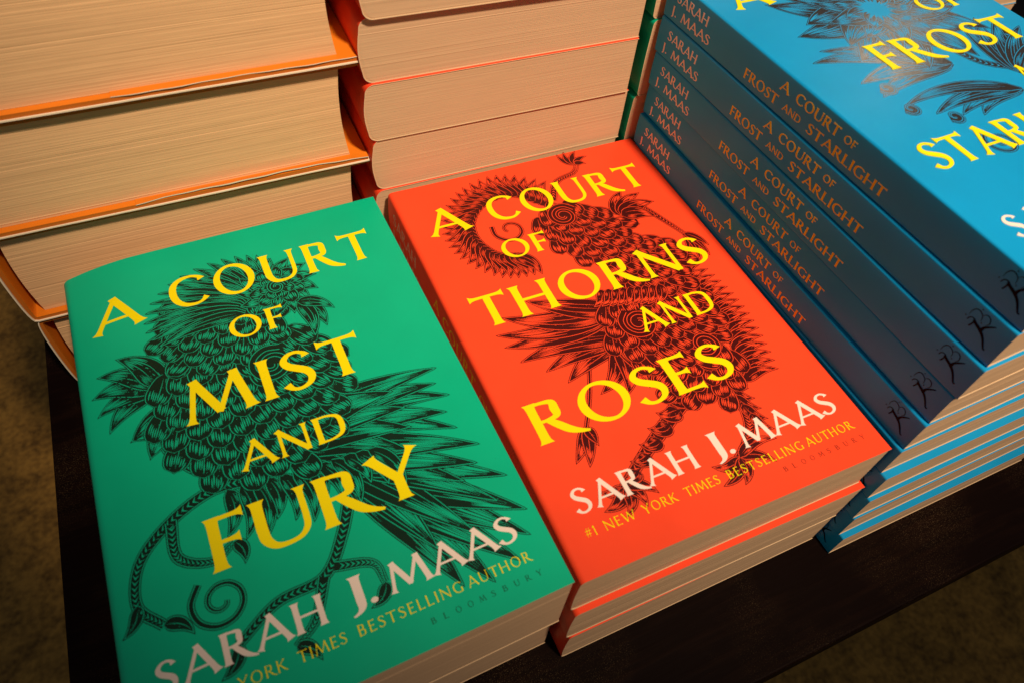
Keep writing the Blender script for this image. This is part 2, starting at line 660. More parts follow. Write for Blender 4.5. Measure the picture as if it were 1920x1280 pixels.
def ornament_green(mapf):
    e = Engraving(4)
    # two curling vines at the foot
    e.vine([(56, 80), (40, 82), (24, 76), (12, 66), (9, 52), (16, 42)], 4.4, 2.6)
    e.vine([(24, 76), (24, 62), (34, 56), (42, 60)], 3.6, 1.8)
    e.curl(34, 42, 10, 1.6, 2.2, 1.6)
    e.vine([(84, 64), (76, 48), (66, 36), (50, 34), (36, 26)], 4.0, 2.4)
    e.vine([(66, 36), (60, 24), (52, 18)], 3.4, 1.6)
    e.vine([(70, 38), (82, 34), (84, 26)], 3.2, 1.6)
    for a in ((16, 42, 24, 36), (9, 52, 4, 44), (36, 26, 30, 18), (52, 18, 58, 12), (84, 26, 78, 20), (42, 60, 44, 52)):
        e.leaf((a[0], a[1]), (a[2], a[3]), .3, 2.0, lines=1, dots=2)
    # plume at the lower right
    e.fan((84, 70), [(107, 15), (117, 12), (128, 15), (135, 22), (138, 31)], 6.4, .02, lines=3, dots=12)
    e.fan((82, 76), [(104, 30), (118, 30), (130, 38), (137, 46)], 5.6, .05, lines=3, dots=10)
    # right-hand spray, long leaves
    e.fan((66, 84), [(122, 50), (129, 55), (133, 62)], 6.0, .06, lines=3, dots=12)
    e.fan((64, 96), [(128, 72), (127, 80), (131, 87), (128, 94), (131, 101)], 6.2, .07, lines=3, dots=12)
    e.fan((58, 92), [(100, 62), (108, 70), (112, 79), (113, 88), (111, 97)], 7.0, .08, lines=3, dots=12)
    # ruffle under the mass
    for i in range(12):
        x = 44 + i * 4.6
        e.leaf((x, 80 - i * .4), (x - 3 + 1.0 * i, 63 - (i % 3) * 3), .28, 2.7, lines=1, dots=3)
    # left lobes
    e.fan((34, 118), [(38, 88), (30, 96), (22, 104), (17, 114)], 6.4, -.12, lines=3, dots=9)
    e.fan((30, 134), [(10, 122), (7, 131), (6, 140), (9, 149), (17, 154)], 5.0, -.22, lines=2, dots=7)
    # scaled body
    e.scales(62, 118, 34, 38, .25, 7.6, 12.5, lambda x, y: math.radians(-78 + (x - 62) * 1.1))
    e.scales(58, 158, 24, 22, .35, 7.0, 11.0, lambda x, y: math.radians(-112 + (x - 58) * 1.3))
    # crest of narrow leaves
    for i in range(17):
        f = i / 16
        a = math.radians(62 + 128 * f)
        r = 20 + 22 * math.sin(f * 2.4)
        x, y = 76 - 8 * f, 172 - 14 * f
        e.leaf((x, y), (x + r * math.cos(a), y + r * .72 * math.sin(a)), -.16, 3.1, lines=2, dots=6)
    # rosette with rolled leaves
    for rr, nn, ww in ((17, 13, 4.4), (12, 10, 4.0), (7.5, 7, 3.2)):
        for i in range(nn):
            a = 2 * math.pi * i / nn + rr
            e.leaf((84, 168), (84 + rr * math.cos(a), 168 + rr * math.sin(a)), .22, ww, rnd=(rr != 17), lines=1, dots=5)
    e.curl(84, 168, 4.5, 1.5, 0, 1.4)
    e.curl(72, 128, 9, 1.8, 1.0, 2.6)
    e.fan((90, 156), [(98, 140), (92, 136), (103, 148)], 3.2, .25, lines=2, dots=5)
    return e.build(mapf, 'ornament', M_INK, M_GREEN, .02)


def ornament_red(mapf):
    e = Engraving(9)
    # sprigs at the foot
    e.vine([(92, 56), (96, 44), (93, 32), (86, 24), (76, 18)], 6.0, 2.6)
    e.vine([(86, 56), (72, 50), (58, 42), (44, 34), (30, 25)], 7.6, 3.0)
    e.fan((32, 26), [(23, 27), (21, 20), (28, 16), (36, 17), (42, 20)], 2.4, .3, lines=1, dots=3)
    e.fan((80, 20), [(68, 20), (68, 12), (76, 10), (92, 14), (98, 22)], 2.2, .3, lines=1, dots=3)
    for i in range(7):
        f = i / 6
        x, y = 84 - 44 * f, 56 - 26 * f
        e.leaf((x, y), (x - 10 + 3 * f, y + 3 - 4 * f), .32, 4.2 - 1.4 * f, lines=2, dots=6)
    for i in range(6):
        x, y = 93 + i * .6, 60 - i * 5
        e.leaf((x, y), (x + 9 - i, y - 9), -.3, 3.2 - .2 * i, lines=1, dots=5)
    e.vine([(47, 84), (38, 66), (26, 48)], 1.2, .9, False)
    e.fan((30, 54), [(20, 42), (24, 39), (31, 46)], 2.2, .05, lines=1, dots=2)
    # thin sprays at the top
    e.vine([(76, 178), (84, 190), (96, 194), (101, 200)], 3.4, 1.6)
    e.fan((100, 200), [(94, 209), (98, 210), (104, 209), (108, 204), (105, 199)], 1.5, .3, lines=0, dots=0)
    e.vine([(112, 166), (118, 156), (124, 142), (128, 132)], 3.6, 1.8)
    e.fan((127, 134), [(120, 120), (125, 117), (131, 118), (134, 124)], 1.8, .2, lines=1, dots=0)
    # big rolled acanthus, upper left
    C = catmull([(72, 178, 0), (60, 190, 0), (44, 190, 0), (31, 180, 0), (27, 166, 0), (32, 152, 0), (43, 146, 0)], 5)
    for i, c in enumerate(C):
        f = i / (len(C) - 1)
        a = math.atan2(c[1] - 168, c[0] - 48) + .75
        r = 15.5 - 3 * f
        e.leaf((c[0] - 3 * math.cos(a), c[1] - 3 * math.sin(a)), (c[0] + r * math.cos(a), c[1] + r * math.sin(a)), .30, 3.4, lines=2, dots=7)
    e.curl(47, 166, 9, 1.2, 2.6, 1.6)
    # right edge of hooked leaves
    for i in range(20):
        f = i / 19
        x, y = 106 + 8 * math.sin(f * 3.0), 124 - 72 * f
        a = math.radians(32 - 42 * f)
        e.leaf((x - 4, y - 3), (x + 13 * math.cos(a), y + 13 * math.sin(a)), .26, 2.5, lines=1, dots=4)
    # left fan of broad leaves
    e.fan((66, 88), [(34, 76), (28, 84), (20, 92)], 5.0, -.14, lines=3, dots=9)
    e.fan((70, 104), [(17, 101), (16, 108), (22, 116), (36, 121)], 5.6, .12, lines=3, dots=11)
    e.fan((62, 86), [(44, 66), (54, 62), (64, 62)], 4.6, .22, lines=2, dots=8)
    # scaled S-shaped mass
    e.scales(90, 62, 20, 17, .1, 6.8, 10.5, lambda x, y: math.radians(-120 + (x - 90) * 2))
    e.scales(88, 90, 27, 25, .2, 7.0, 11, lambda x, y: math.radians(-70 - (y - 90) * 1.2 + (x - 88) * 1.5))
    e.scales(100, 124, 17, 20, .5, 6.8, 10.5, lambda x, y: math.radians(-50 + (x - 100) * 2))
    e.scales(84, 150, 17, 30, .62, 6.8, 10.5, lambda x, y: math.radians(-64 + (x - 84) * 1.8))
    e.fan((104, 156), [(112, 172), (120, 168), (124, 160), (120, 150)], 4.4, .25, lines=2, dots=8)
    e.curl(76, 166, 8, 1.8, 0.4, 2.2)
    e.curl(77, 93, 8.5, 1.9, 2.0, 2.4)
    e.curl(98, 72, 7, 1.6, 4.0, 2.0)
    for i in range(9):
        x = 66 + i * 3.4
        e.leaf((x + 4, 116 - i * .8), (x - 3, 108 - i * 1.0), .35, 2.4, lines=1, dots=3)
    return e.build(mapf, 'ornament', M_INKR, M_RED, .02)


def ornament_blue(mapf):
    e = Engraving(21)
    # bent stem and long grasses, right
    e.vine([(70, 140), (80, 122), (86, 104), (104, 94), (122, 92)], 5.0, 2.6)
    e.vine([(118, 120), (108, 104), (96, 84), (84, 68), (76, 52)], 7.5, 4.0)
    e.fan((96, 92), [(104, 134), (112, 132), (120, 128), (127, 120), (130, 110)], 4.6, .10, lines=4, dots=6)
    # frond to the left with hooked tips
    e.fan((86, 84), [(56, 77), (48, 80), (38, 84), (30, 92)], 3.8, -.20, lines=3, dots=10)
    e.fan((72, 108), [(26, 100), (24, 110), (15, 128), (24, 134), (34, 132)], 5.4, -.16, lines=4, dots=16)
    e.curl(31, 104, 4.5, 1.2, 3.4, 1.0)
    e.curl(30, 90, 4.0, 1.2, 3.4, 1.0)
    e.curl(43, 80, 4.0, 1.2, 3.6, .9)
    e.curl(48, 62, 7, 1.5, 2, 1.2)
    # large open flower
    for rr, nn, ww, b in ((51, 11, 9.5, .12), (40, 11, 8.5, -.12), (29, 10, 7.0, .14), (19, 9, 4.8, -.1)):
        for i in range(nn):
            a = 2 * math.pi * (i + .5 * (nn % 2)) / nn + rr
            e.leaf((73 + 3 * math.cos(a), 154 + 3 * math.sin(a)), (73 + rr * math.cos(a), 154 + rr * .92 * math.sin(a)), b, ww, lines=4, dots=16)
    e.begin()
    for i in range(22):
        a = 2 * math.pi * i / 22
        r = 8.5 + 3 * (i % 2)
        e.add([(73 + r * math.cos(a), 154 + r * math.sin(a)), (73 + 2 * math.cos(a + 1.4), 154 + 2 * math.sin(a + 1.4)), (73 + 2 * math.cos(a - 1.4), 154 + 2 * math.sin(a - 1.4))], False)
    return e.build(mapf, 'ornament', M_FOIL, M_BLUE, .04)


# ------------------------------------------------------------------ paperbacks
def spine_profile(W, T, r, bulge, sag, n=8, inset=0.0):
    """outer path of the cover from bottom fore edge round the spine to the top fore edge (x, z) in mm"""
    i = inset
    P = [(W * k / 6, i) for k in (6, 5, 4, 3, 2)] + [(W * .2, i), (W * .12, i), (W * .06, i)]
    rr = max(r - i, .2)
    P.append((i + rr * 1.5, i))
    for k in range(n + 1):
        a = -math.pi / 2 - (math.pi / 2) * k / n
        P.append((i + rr + rr * math.cos(a), i + rr + rr * math.sin(a)))
    for k in range(1, 6):
        z = i + rr + (T - 2 * i - 2 * rr) * k / 6
        P.append((i - bulge * math.sin(math.pi * k / 6), z))
    for k in range(n + 1):
        a = math.pi - (math.pi / 2) * k / n
        P.append((i + rr + rr * math.cos(a), T - i - rr + rr * math.sin(a)))
    for x in (i + rr * 1.5, W * .04, W * .06, W * .08, W * .11, W * .14, W * .17, W * .2, W * .27, W * .36, W * .48, W * .6, W * .73, W * .86, W):
        if x > P[-1][0]:
            P.append((x, T - i))
    if sag:
        Q = []
        for x, z in P:
            q = max(0, 1 - x / (W * .24))
            Q.append((x, z - sag * q ** 2 * (z / T)))
        P = Q
    return P


def left_x(W, T, r, bulge, z):
    """x of the inside of the spine at height z (mm)"""
    i = .35
    rr = max(r - i, .2)
    z = min(max(z, i + .02), T - i - .02)
    if z < i + rr:
        q = (i + rr - z) / rr
        return i + rr - rr * math.sqrt(max(0, 1 - q * q))
    if z > T - i - rr:
        q = (z - (T - i - rr)) / rr
        return i + rr - rr * math.sqrt(max(0, 1 - q * q))
    return i - bulge * math.sin(math.pi * (z - i - rr) / (T - 2 * i - 2 * rr))


def wave(u, v, ph, amp):
    return amp * (math.sin(u * .045 + ph) * math.cos(v * .031 + ph * 1.7) + .5 * math.sin(v * .06 + u * .02 + ph * 2.3))


class Kind:
    def __init__(self, W, L, T, r, bulge, sag, mat, seed, page=None, amp=.12, row=.34, pamp=.022):
        self.W, self.L, self.T, self.r, self.bulge, self.sag, self.mat, self.seed = W, L, T, r, bulge, sag, mat, seed
        self.page = page or M_PAGE
        self.amp, self.row, self.pamp = amp, row, pamp

    def top(self, u, v):
        q = max(0, 1 - u / (self.W * .24))
        return self.T - self.sag * q * q + wave(u, v, self.seed, self.amp) * min(1, max(0, u / 20))

    def mapf(self, u, v, h):
        return (u * MM, v * MM, (self.top(u, v) + h) * MM)

    def spinef(self, a, b, h):
        """a runs from the head of the spine to its tail, b from back cover to front cover"""
        z = b
        i = self.r
        x = -self.bulge * math.sin(math.pi * min(max((z - i) / (self.T - 2 * i), 0), 1)) - h
        return (x * MM, (self.L - a) * MM, z * MM)

    def cover_mesh(self):
        s = .34
        out = spine_profile(self.W, self.T, self.r, self.bulge, self.sag)
        inn = spine_profile(self.W, self.T, self.r, self.bulge, self.sag, inset=s)
        m = min(len(out), len(inn))
        ny = 16
        V, F, I = [], [], []
        for j in range(ny + 1):
            v = self.L * j / ny
            for P in (out, inn):
                for (x, z) in P[:m]:
                    zz = z
                    k = (z / self.T)
                    if k > .5:
                        zz += wave(x, v, self.seed, self.amp) * min(1, max(0, x / 20)) * (1 if x > self.r * 1.4 else 0)
                    V.append((x * MM, v * MM, zz * MM))
        st_ = 2 * m
        for j in range(ny):
            a, b = j * st_, (j + 1) * st_
            for i in range(m - 1):
                F.append([a + i, b + i, b + i + 1, a + i + 1]); I.append(0)
                F.append([a + m + i, a + m + i + 1, b + m + i + 1, b + m + i]); I.append(1)
            for i in (0, m - 1):
                F.append([a + i, a + m + i, b + m + i, b + i]); I.append(1)
        for j in (0, ny):
            a = j * st_
            for i in range(m - 1):
                F.append([a + i, a + i + 1, a + m + i + 1, a + m + i]); I.append(1)
        me = mesh_from('cover', V, F, [self.mat, M_CUT2], I, smooth=False)
        fix_normals(me)
        me.polygons.foreach_set('use_smooth', [True] * len(me.polygons))
        me.set_sharp_from_angle(angle=math.radians(32))
        me.update()
        return me

    def page_mesh(self, seed):
        rnd = random.Random(seed)
        W, L, T = self.W, self.L, self.T
        z0, z1 = .36, T - .36 - self.amp * 1.5 - .05
        rows = max(10, int((z1 - z0) / self.row))
        nf, nr = 34, 30
        V, F = [], []
        sig = 0
        nper = None
        for k in range(rows + 1):
            z = z0 + (z1 - z0) * k / rows
            if rnd.random() < .10:
                sig = rnd.gauss(0, self.pamp * .8)
            off = sig + rnd.gauss(0, self.pamp * .6)
            if rnd.random() < .03:
                off -= self.pamp * 2.5
            p1, p2 = rnd.random() * 6, rnd.random() * 6
            lx = left_x(W, T, self.r, self.bulge, z)
            sg = 0
            if self.sag:
                def zz(x):
                    q = max(0, 1 - x / (W * .24))
                    return z - self.sag * q * q * (z / T)
            else:
                def zz(x): return z
            xr = W - .35 + off * .7
            yf = .30 + off
            yb = L - .30 - off
            ring_ = []
            for i in range(nf + 1):
                f = i / nf
                f = f ** 1.3
                x = lx + (xr - lx) * f
                ring_.append((x, yf + self.pamp * .6 * math.sin(p1 + f * 5) + (.15 if i == 0 else 0), zz(x)))
            for i in range(1, nr + 1):
                f = i / nr
                ring_.append((xr + self.pamp * .5 * math.sin(p2 + f * 4), yf + (yb - yf) * f, z))
            for i in range(1, 9):
                f = 1 - i / 8
                x = lx + (xr - lx) * f
                ring_.append((x, yb, zz(x)))
            for i in range(1, 4):
                ring_.append((lx, yb + (yf - yb) * i / 4, zz(lx)))
            nper = len(ring_)
            V += [(x * MM, y * MM, q * MM) for x, y, q in ring_]
        for k in range(rows):
            a, b = k * nper, (k + 1) * nper
            for i in range(nper):
                j = (i + 1) % nper
                F.append([a + i, a + j, b + j, b + i])
        F.append([i for i in range(nper)][::-1])
        F.append([rows * nper + i for i in range(nper)])
        return mesh_from('page_block', V, F, [self.page])


COVER_CACHE, PAGE_CACHE = {}, {}


def paperback(name, kind, loc, rz, label, group, variant=0, extra=None):
    root = bpy.data.objects.new(name, None)
    COL.objects.link(root)
    root.empty_display_size = .02
    root.location = loc
    root.rotation_euler = (0, 0, math.radians(rz))
    tag(root, label, 'book', group)
    if id(kind) not in COVER_CACHE:
        COVER_CACHE[id(kind)] = kind.cover_mesh()
    key = (id(kind), variant)
    if key not in PAGE_CACHE:
        PAGE_CACHE[key] = kind.page_mesh(17 * variant + int(kind.seed * 10) + 3)
    cov = link('cover', COVER_CACHE[id(kind)], root)
    link('page_block', PAGE_CACHE[key], root)
    if extra:
        for nm, me in extra:
            link(nm, me, cov)
    return root


# lettering sets -------------------------------------------------------------
HT_ = .19


def author_block(mapf, dv=0, h=HT_):
    return raise_flat('author_name', merge([word('SARAH', 10.4, 63.6, 22.3 + dv, 10.2, .07), word('J', 70.5, 77.5, 22.6 + dv, 10.8),
                                            word('.', 77.3, 80.3, 22.4 + dv, 10.5), word('MAAS', 84.6, 132, 22.3 + dv, 10.2, .03)]), mapf, M_WHITE, .0, h)


def tagline(mapf, dv=0, h=HT_):
    c, v = 3.7, 13.5 + dv
    return raise_flat('tagline', merge([word('#1', 9.4, 14, v, c, .1, weight=.62), word('NEW', 17, 30, v, c, .1, weight=.62), word('YORK', 33.2, 48, v, c, .1, weight=.62), word('TIMES', 51.5, 67, v, c, .12, weight=.62),
                                        word('BESTSELLING', 70.6, 106.8, v, c, .16, weight=.62), word('AUTHOR', 108.6, 132.2, v, c, .14, weight=.62)]), mapf, M_YELLOW, .0, h)


def publisher(mapf, dv=0, h=.05, m=None):
    parts = []
    for i, ch in enumerate('BLOOMSBURY'):
        u = 93 + i * (38.4 / 9)
        parts.append(word(ch, u, u + 2.2 * GL[ch][0] ** .5, 8 + dv, 2.1))
    return raise_flat('publisher_name', merge(parts), mapf, m or M_GREY_INKR, .0, h)


# ------------------------------------------------------------------ setting
def floor_material():
    m, nt, b = new_mat("olive_brown_carpet")
    tc = N(nt, 'ShaderNodeTexCoord')
    n1 = N(nt, 'ShaderNodeTexNoise'); n1.inputs['Scale'].default_value = 34; n1.inputs['Detail'].default_value = 5
    n2 = N(nt, 'ShaderNodeTexNoise'); n2.inputs['Scale'].default_value = 120; n2.inputs['Detail'].default_value = 4
    for n_ in (n1, n2):
        nt.links.new(tc.outputs['Object'], n_.inputs['Vector'])
    ad = N(nt, 'ShaderNodeMath', operation='ADD')
    nt.links.new(n1.outputs['Fac'], ad.inputs[0]); nt.links.new(n2.outputs['Fac'], ad.inputs[1])
    cr_ = N(nt, 'ShaderNodeValToRGB')
    cr_.color_ramp.elements[0].position = .36; cr_.color_ramp.elements[0].color = (.17, .085, .014, 1)
    cr_.color_ramp.elements[1].position = .62; cr_.color_ramp.elements[1].color = (.50, .26, .045, 1)
    hf = N(nt, 'ShaderNodeMath', operation='MULTIPLY'); hf.inputs[1].default_value = .5
    nt.links.new(ad.outputs[0], hf.inputs[0]); nt.links.new(hf.outputs[0], cr_.inputs[0])
    nt.links.new(cr_.outputs[0], b.inputs['Base Color'])
    b.inputs['Roughness'].default_value = .95
    bp = N(nt, 'ShaderNodeBump'); bp.inputs['Strength'].default_value = .6; bp.inputs['Distance'].default_value = .004
    nt.links.new(n2.outputs['Fac'], bp.inputs['Height']); nt.links.new(bp.outputs[0], b.inputs['Normal'])
    return m


def table_material():
    m, nt, b = new_mat("espresso_wood")
    tc = N(nt, 'ShaderNodeTexCoord')
    mp = N(nt, 'ShaderNodeMapping'); mp.inputs['Scale'].default_value = (30, 420, 300)
    nt.links.new(tc.outputs['Object'], mp.inputs['Vector'])
    n1 = N(nt, 'ShaderNodeTexNoise'); n1.inputs['Scale'].default_value = 1; n1.inputs['Detail'].default_value = 6
    nt.links.new(mp.outputs[0], n1.inputs['Vector'])
    n2 = N(nt, 'ShaderNodeTexNoise'); n2.inputs['Scale'].default_value = 16; n2.inputs['Detail'].default_value = 5
    nt.links.new(tc.outputs['Object'], n2.inputs['Vector'])
    n3 = N(nt, 'ShaderNodeTexNoise'); n3.inputs['Scale'].default_value = 2600; n3.inputs['Detail'].default_value = 2
    nt.links.new(tc.outputs['Object'], n3.inputs['Vector'])
    mul = N(nt, 'ShaderNodeMath', operation='MULTIPLY')
    nt.links.new(n1.outputs['Fac'], mul.inputs[0]); nt.links.new(n2.outputs['Fac'], mul.inputs[1])
    cr_ = N(nt, 'ShaderNodeValToRGB')
    cr_.color_ramp.elements[0].position = .22; cr_.color_ramp.elements[0].color = (.0040, .0010, .0006, 1)
    cr_.color_ramp.elements[1].position = .42; cr_.color_ramp.elements[1].color = (.010, .0035, .0018, 1)
    nt.links.new(mul.outputs[0], cr_.inputs[0])
    # fine dust where the surface has been handled
    d1 = N(nt, 'ShaderNodeMapRange'); d1.inputs['From Min'].default_value = .60; d1.inputs['From Max'].default_value = .72
    nt.links.new(n3.outputs['Fac'], d1.inputs['Value'])
    d2 = N(nt, 'ShaderNodeMapRange'); d2.inputs['From Min'].default_value = .48; d2.inputs['From Max'].default_value = .66; d2.inputs['To Max'].default_value = .45
    nt.links.new(n2.outputs['Fac'], d2.inputs['Value'])
    dm = N(nt, 'ShaderNodeMath', operation='MULTIPLY')
    nt.links.new(d1.outputs[0], dm.inputs[0]); nt.links.new(d2.outputs[0], dm.inputs[1])
    mx = N(nt, 'ShaderNodeMix', data_type='RGBA')
    nt.links.new(dm.outputs[0], mx.inputs['Factor'])
    nt.links.new(cr_.outputs[0], mx.inputs['A'])
    mx.inputs['B'].default_value = (.30, .20, .10, 1)
    nt.links.new(mx.outputs['Result'], b.inputs['Base Color'])
    b.inputs['Roughness'].default_value = .55
    b.inputs['Specular IOR Level'].default_value = .06
    bp = N(nt, 'ShaderNodeBump'); bp.inputs['Strength'].default_value = .35; bp.inputs['Distance'].default_value = .0003
    nt.links.new(n1.outputs['Fac'], bp.inputs['Height']); nt.links.new(bp.outputs[0], b.inputs['Normal'])
    return m


fl = link('floor', mesh_from('floor', [(-6, -6, -.84), (6, -6, -.84), (6, 6, -.84), (-6, 6, -.84)], [[0, 1, 2, 3]], [floor_material()]))
tag(fl, kind='structure')

M_TABLE = table_material()
tbl = bpy.data.objects.new('display_table', None)
COL.objects.link(tbl)
tbl.location = (0.2, .2, -.84)
tag(tbl, 'black-brown wooden display table carrying all the stacks of books', 'table')


def tpart(name, lo, hi, bv):
    lo = [a - b for a, b in zip(lo, tbl.location)]
    hi = [a - b for a, b in zip(hi, tbl.location)]
    return link(name, box_mesh(name, lo, hi, M_TABLE, bv), tbl)


tpart('tabletop', (-.1875, -.0458, TABLE - .030), (.95, .62, TABLE), .0012)
for lx in (-.15, .89):
    for ly in (.0, .56):
        tpart('leg', (lx, ly, -.8395), (lx + .045, ly + .045, TABLE - .0305), .001)

t_start = time.time()

# ------------------------------------------------------------------ kinds of book
K_RED = Kind(140.0, 210.0, 29.33, 2.2, .5, 0, M_RED, 1.3, amp=.10)
K_REDB = Kind(138.0, 209.0, 29.30, 4.6, 1.2, 0, M_RED, 2.1, amp=.10)
K_GREEN = Kind(142.0, 209.0, 43.9, 3.0, .6, 5.0, M_GREEN, 0.4, amp=.12)
K_GREENF = Kind(141.0, 209.0, 43.9, 3.0, .6, 0, M_GREEN, 0.4, amp=.02)
K_GREENB = Kind(138.0, 209.0, 41.5, 2.6, .4, 0, M_GREEN, 2.9, amp=.05)
K_GREENC = Kind(138.0, 209.0, 38.3, 2.6, .4, 0, M_GREEN, 2.9, amp=.05)
K_BLUE = Kind(136.0, 208.5, 17.75, .9, .25, 0, M_BLUE, 3.3, amp=.05)

# ------------------------------------------------------------------ front stack, green
GRP = 'green paperbacks in the front left stack'
gm = K_GREEN.mapf
g_sl = 0.0
title_g = raise_flat('title', merge([
    word('A', 9.5, 29.5, 169.8, 17.3), word('COURT', 40.5, 131, 170.3, 18.0, .10),
    word('OF', 59.5, 83.5, 145.6, 11.6, .06), word('MIST', 36.5, 107.5, 111.4, 19.8, .09),
    word('AND', 50.5, 91, 84.6, 11.8, .06), word('FURY', 33, 111, 51.6, 19.8, .02)]), gm, M_YELLOW, .0, HT_)
t0 = time.time()
orn_g = ornament_green(gm)
print('ornament green', round(time.time() - t0, 1), len(orn_g.polygons))
ex = [('title', title_g), ('author_name', author_block(gm, -1.2)), ('tagline', tagline(gm, -.8)), ('publisher_name', publisher(gm, -1.2, m=M_GREY_INK)), ('ornament', orn_g)]
a_ = math.radians(1.55)
Wg = 142.0
paperback('paperback', K_GREENF, (-.0009 - .141 * math.cos(math.radians(1.2)), .0052 - .141 * math.sin(math.radians(1.2)), TABLE), 1.2,
          'green paperback lying on the table, at the bottom of the front left stack', GRP, 0)
paperback('paperback', K_GREEN, (-.0017 - .142 * math.cos(a_), .0016 - .142 * math.sin(a_), TABLE + .0440), 1.55,
          'green paperback face up at the front left, its title in yellow capitals ending in FURY', GRP, 1, ex)

# ------------------------------------------------------------------ front stack, red
GRP = 'red paperbacks in the front middle stack'
rm = K_RED.mapf
title_r = raise_flat('title', merge([
    word('A', 10.0, 30, 173.3, 17.2), word('COURT', 41.3, 130, 172.8, 17.2, .10),
    word('OF', 36.8, 61.8, 147.8, 11.8, .06), word('THORNS', 10.6, 130.9, 113.8, 17.6, .08),
    word('AND', 76.5, 116, 86.9, 12.8, .06), word('ROSES', 9.6, 104, 53.2, 18.6, .04)]), rm, M_YELLOW, .0, HT_)
t0 = time.time()
orn_r = ornament_red(rm)
print('ornament red', round(time.time() - t0, 1), len(orn_r.polygons))
sf = K_RED.spinef
sp_r1 = raise_flat('spine_author', merge([word('SARAH', 8, 42, 16.6, 7.2), word('J. MAAS', 6, 46, 5, 7.2)]), sf, M_WHITE, 0, .05)
sp_r2 = raise_flat('spine_title', merge([word('A COURT', 66, 116, 16.6, 7.2, .1), word('OF', 121, 131, 17, 5), word('THORNS', 58, 98, 5, 7.2), word('AND', 101, 112, 5, 4.6), word('ROSES', 115, 148, 5, 7.2)]), sf, M_YELLOW, 0, .05)
spx = [('spine_author', sp_r1), ('spine_title', sp_r2)]
ex = [('title', title_r), ('author_name', author_block(rm)), ('tagline', tagline(rm)), ('publisher_name', publisher(rm)), ('ornament', orn_r)] + spx
paperback('paperback', K_RED, (.0028, -.0030, TABLE), 0.3, 'red paperback lying on the table, at the bottom of the front middle stack', GRP, 0, spx)
paperback('paperback', K_RED, (.0012, -.0024, TABLE + .02936), -0.15, 'red paperback directly under the one whose cover shows ROSES', GRP, 1, spx)
paperback('paperback', K_RED, (0, 0, TABLE + .05872), 0.0, 'red paperback face up in the middle, its title in yellow capitals ending in ROSES', GRP, 2, ex)

# ------------------------------------------------------------------ front stack, blue
GRP = 'blue paperbacks in the front right stack'
sf = K_BLUE.spinef
sp1 = raise_flat('spine_author', merge([word('SARAH', 7.5, 31, 9.8, 4.4), word('J', 5.5, 7.6, 3.0, 4.4), word('.', 8.2, 9.3, 3.0, 4.4), word('MAAS', 13, 35, 3.0, 4.4, .02)]), sf, M_SPWHITE, 0, .05)
sp2 = raise_flat('spine_title', merge([word('A', 81, 86.5, 10.2, 4.2), word('COURT', 90.5, 115.5, 10.2, 4.2, .06), word('OF', 118, 124.5, 10.8, 3.0),
                                       word('FROST', 60.5, 82.5, 3.2, 4.4, .04), word('AND', 86, 97, 3.8, 3.0), word('STARLIGHT', 101, 144, 3.2, 4.4, .06)]), sf, M_SPYELLOW, 0, .05)


def emblem():
    def S(pts, w0, w1, taper=None):
        P = catmull([(x, y, 0) for x, y in pts], 5)
        n = len(P)
        R = []
        for i, p_ in enumerate(P):
            f = i / (n - 1)
            w = w0 + (w1 - w0) * f
            if taper: w = w * (.35 + .65 * math.sin(math.pi * f))
            R.append((p_[0], p_[1], w))
        return ribbon(R)
    q = []
    q += S([(11.2, 15.5), (13.0, 15.5), (14.5, 14.8), (14.9, 13.6), (14.3, 12.2), (13.5, 11.6), (12.0, 11.3)], .42, .42, True)
    q += S([(14.3, 11.8), (15.3, 11.1), (15.4, 9.9), (14.7, 9.0), (13.3, 8.6), (12.1, 9.2)], .42, .42, True)
    q += S([(9.3, 15.0), (10.5, 14.7), (11.2, 13.8), (10.9, 12.8), (10.6, 12.4)], .35, .45)
    q += S([(7.7, 13.3), (9.0, 12.9), (10.4, 12.7)], .5, .6)
    q += S([(10.8, 13.1), (10.3, 12.2), (9.9, 11.0), (9.4, 9.3)], 1.0, 1.2)
    q += S([(9.4, 9.3), (11.2, 9.0), (13.0, 7.6), (14.3, 6.3)], 1.1, .35)
    q += S([(9.4, 9.6), (8.6, 8.1), (7.1, 6.6), (4.8, 4.9), (5.1, 4.2)], 1.2, .35)
    for (x, y) in ((15.9, 13.1), (10.2, 16.2), (11.8, 10.7), (11.2, 13.1)):
        r = .26
        q.append([(x + r * math.cos(a * math.pi / 4), y + r * math.sin(a * math.pi / 4)) for a in range(8)])
    V, F = [], []
    for k, poly in enumerate(q):
        # each stroke lies a hair above the one before, so that none share a plane
        b0 = len(V)
        V += [sf(208.5 - y, x, .03 + .0006 * k) for x, y in poly]
        F.append(list(range(b0, b0 + len(poly))))
    return mesh_from('emblem', V, F, [M_INKB])


emb = emblem()
spx = [('spine_author', sp1), ('spine_title', sp2), ('emblem', emb)]
bm_ = K_BLUE.mapf
title_b = raise_flat('title', merge([
    word('A', 10.5, 31, 173.3, 17.2), word('COURT', 41.3, 126, 172.8, 17.2, .10),
    word('OF', 94, 121, 144, 11.8, .06), word('FROST', 42.5, 127, 113.0, 18.0, .06),
    word('AND', 92, 126, 84.5, 12.6, .06), word('STARLIGHT', 11.5, 126, 57.8, 14.6, .04)]), bm_, M_YELLOW, .0, HT_ + .08)
t0 = time.time()
orn_b = ornament_blue(bm_)
print('ornament blue', round(time.time() - t0, 1), len(orn_b.polygons))
ex = spx + [('title', title_b), ('author_name', author_block(bm_, 0, HT_ + .02)), ('tagline', tagline(bm_, 0, HT_ + .02)), ('ornament', orn_b)]
near = [(145.0, -11.5), (143.8, -8.8), (142.8, -8.0), (142.3, -6.3), (141.9, -3.0), (143.1, -2.3), (144.5, -1.7), (144.3, -2.6), (145.6, -1.5), (146.7, -1.2)]
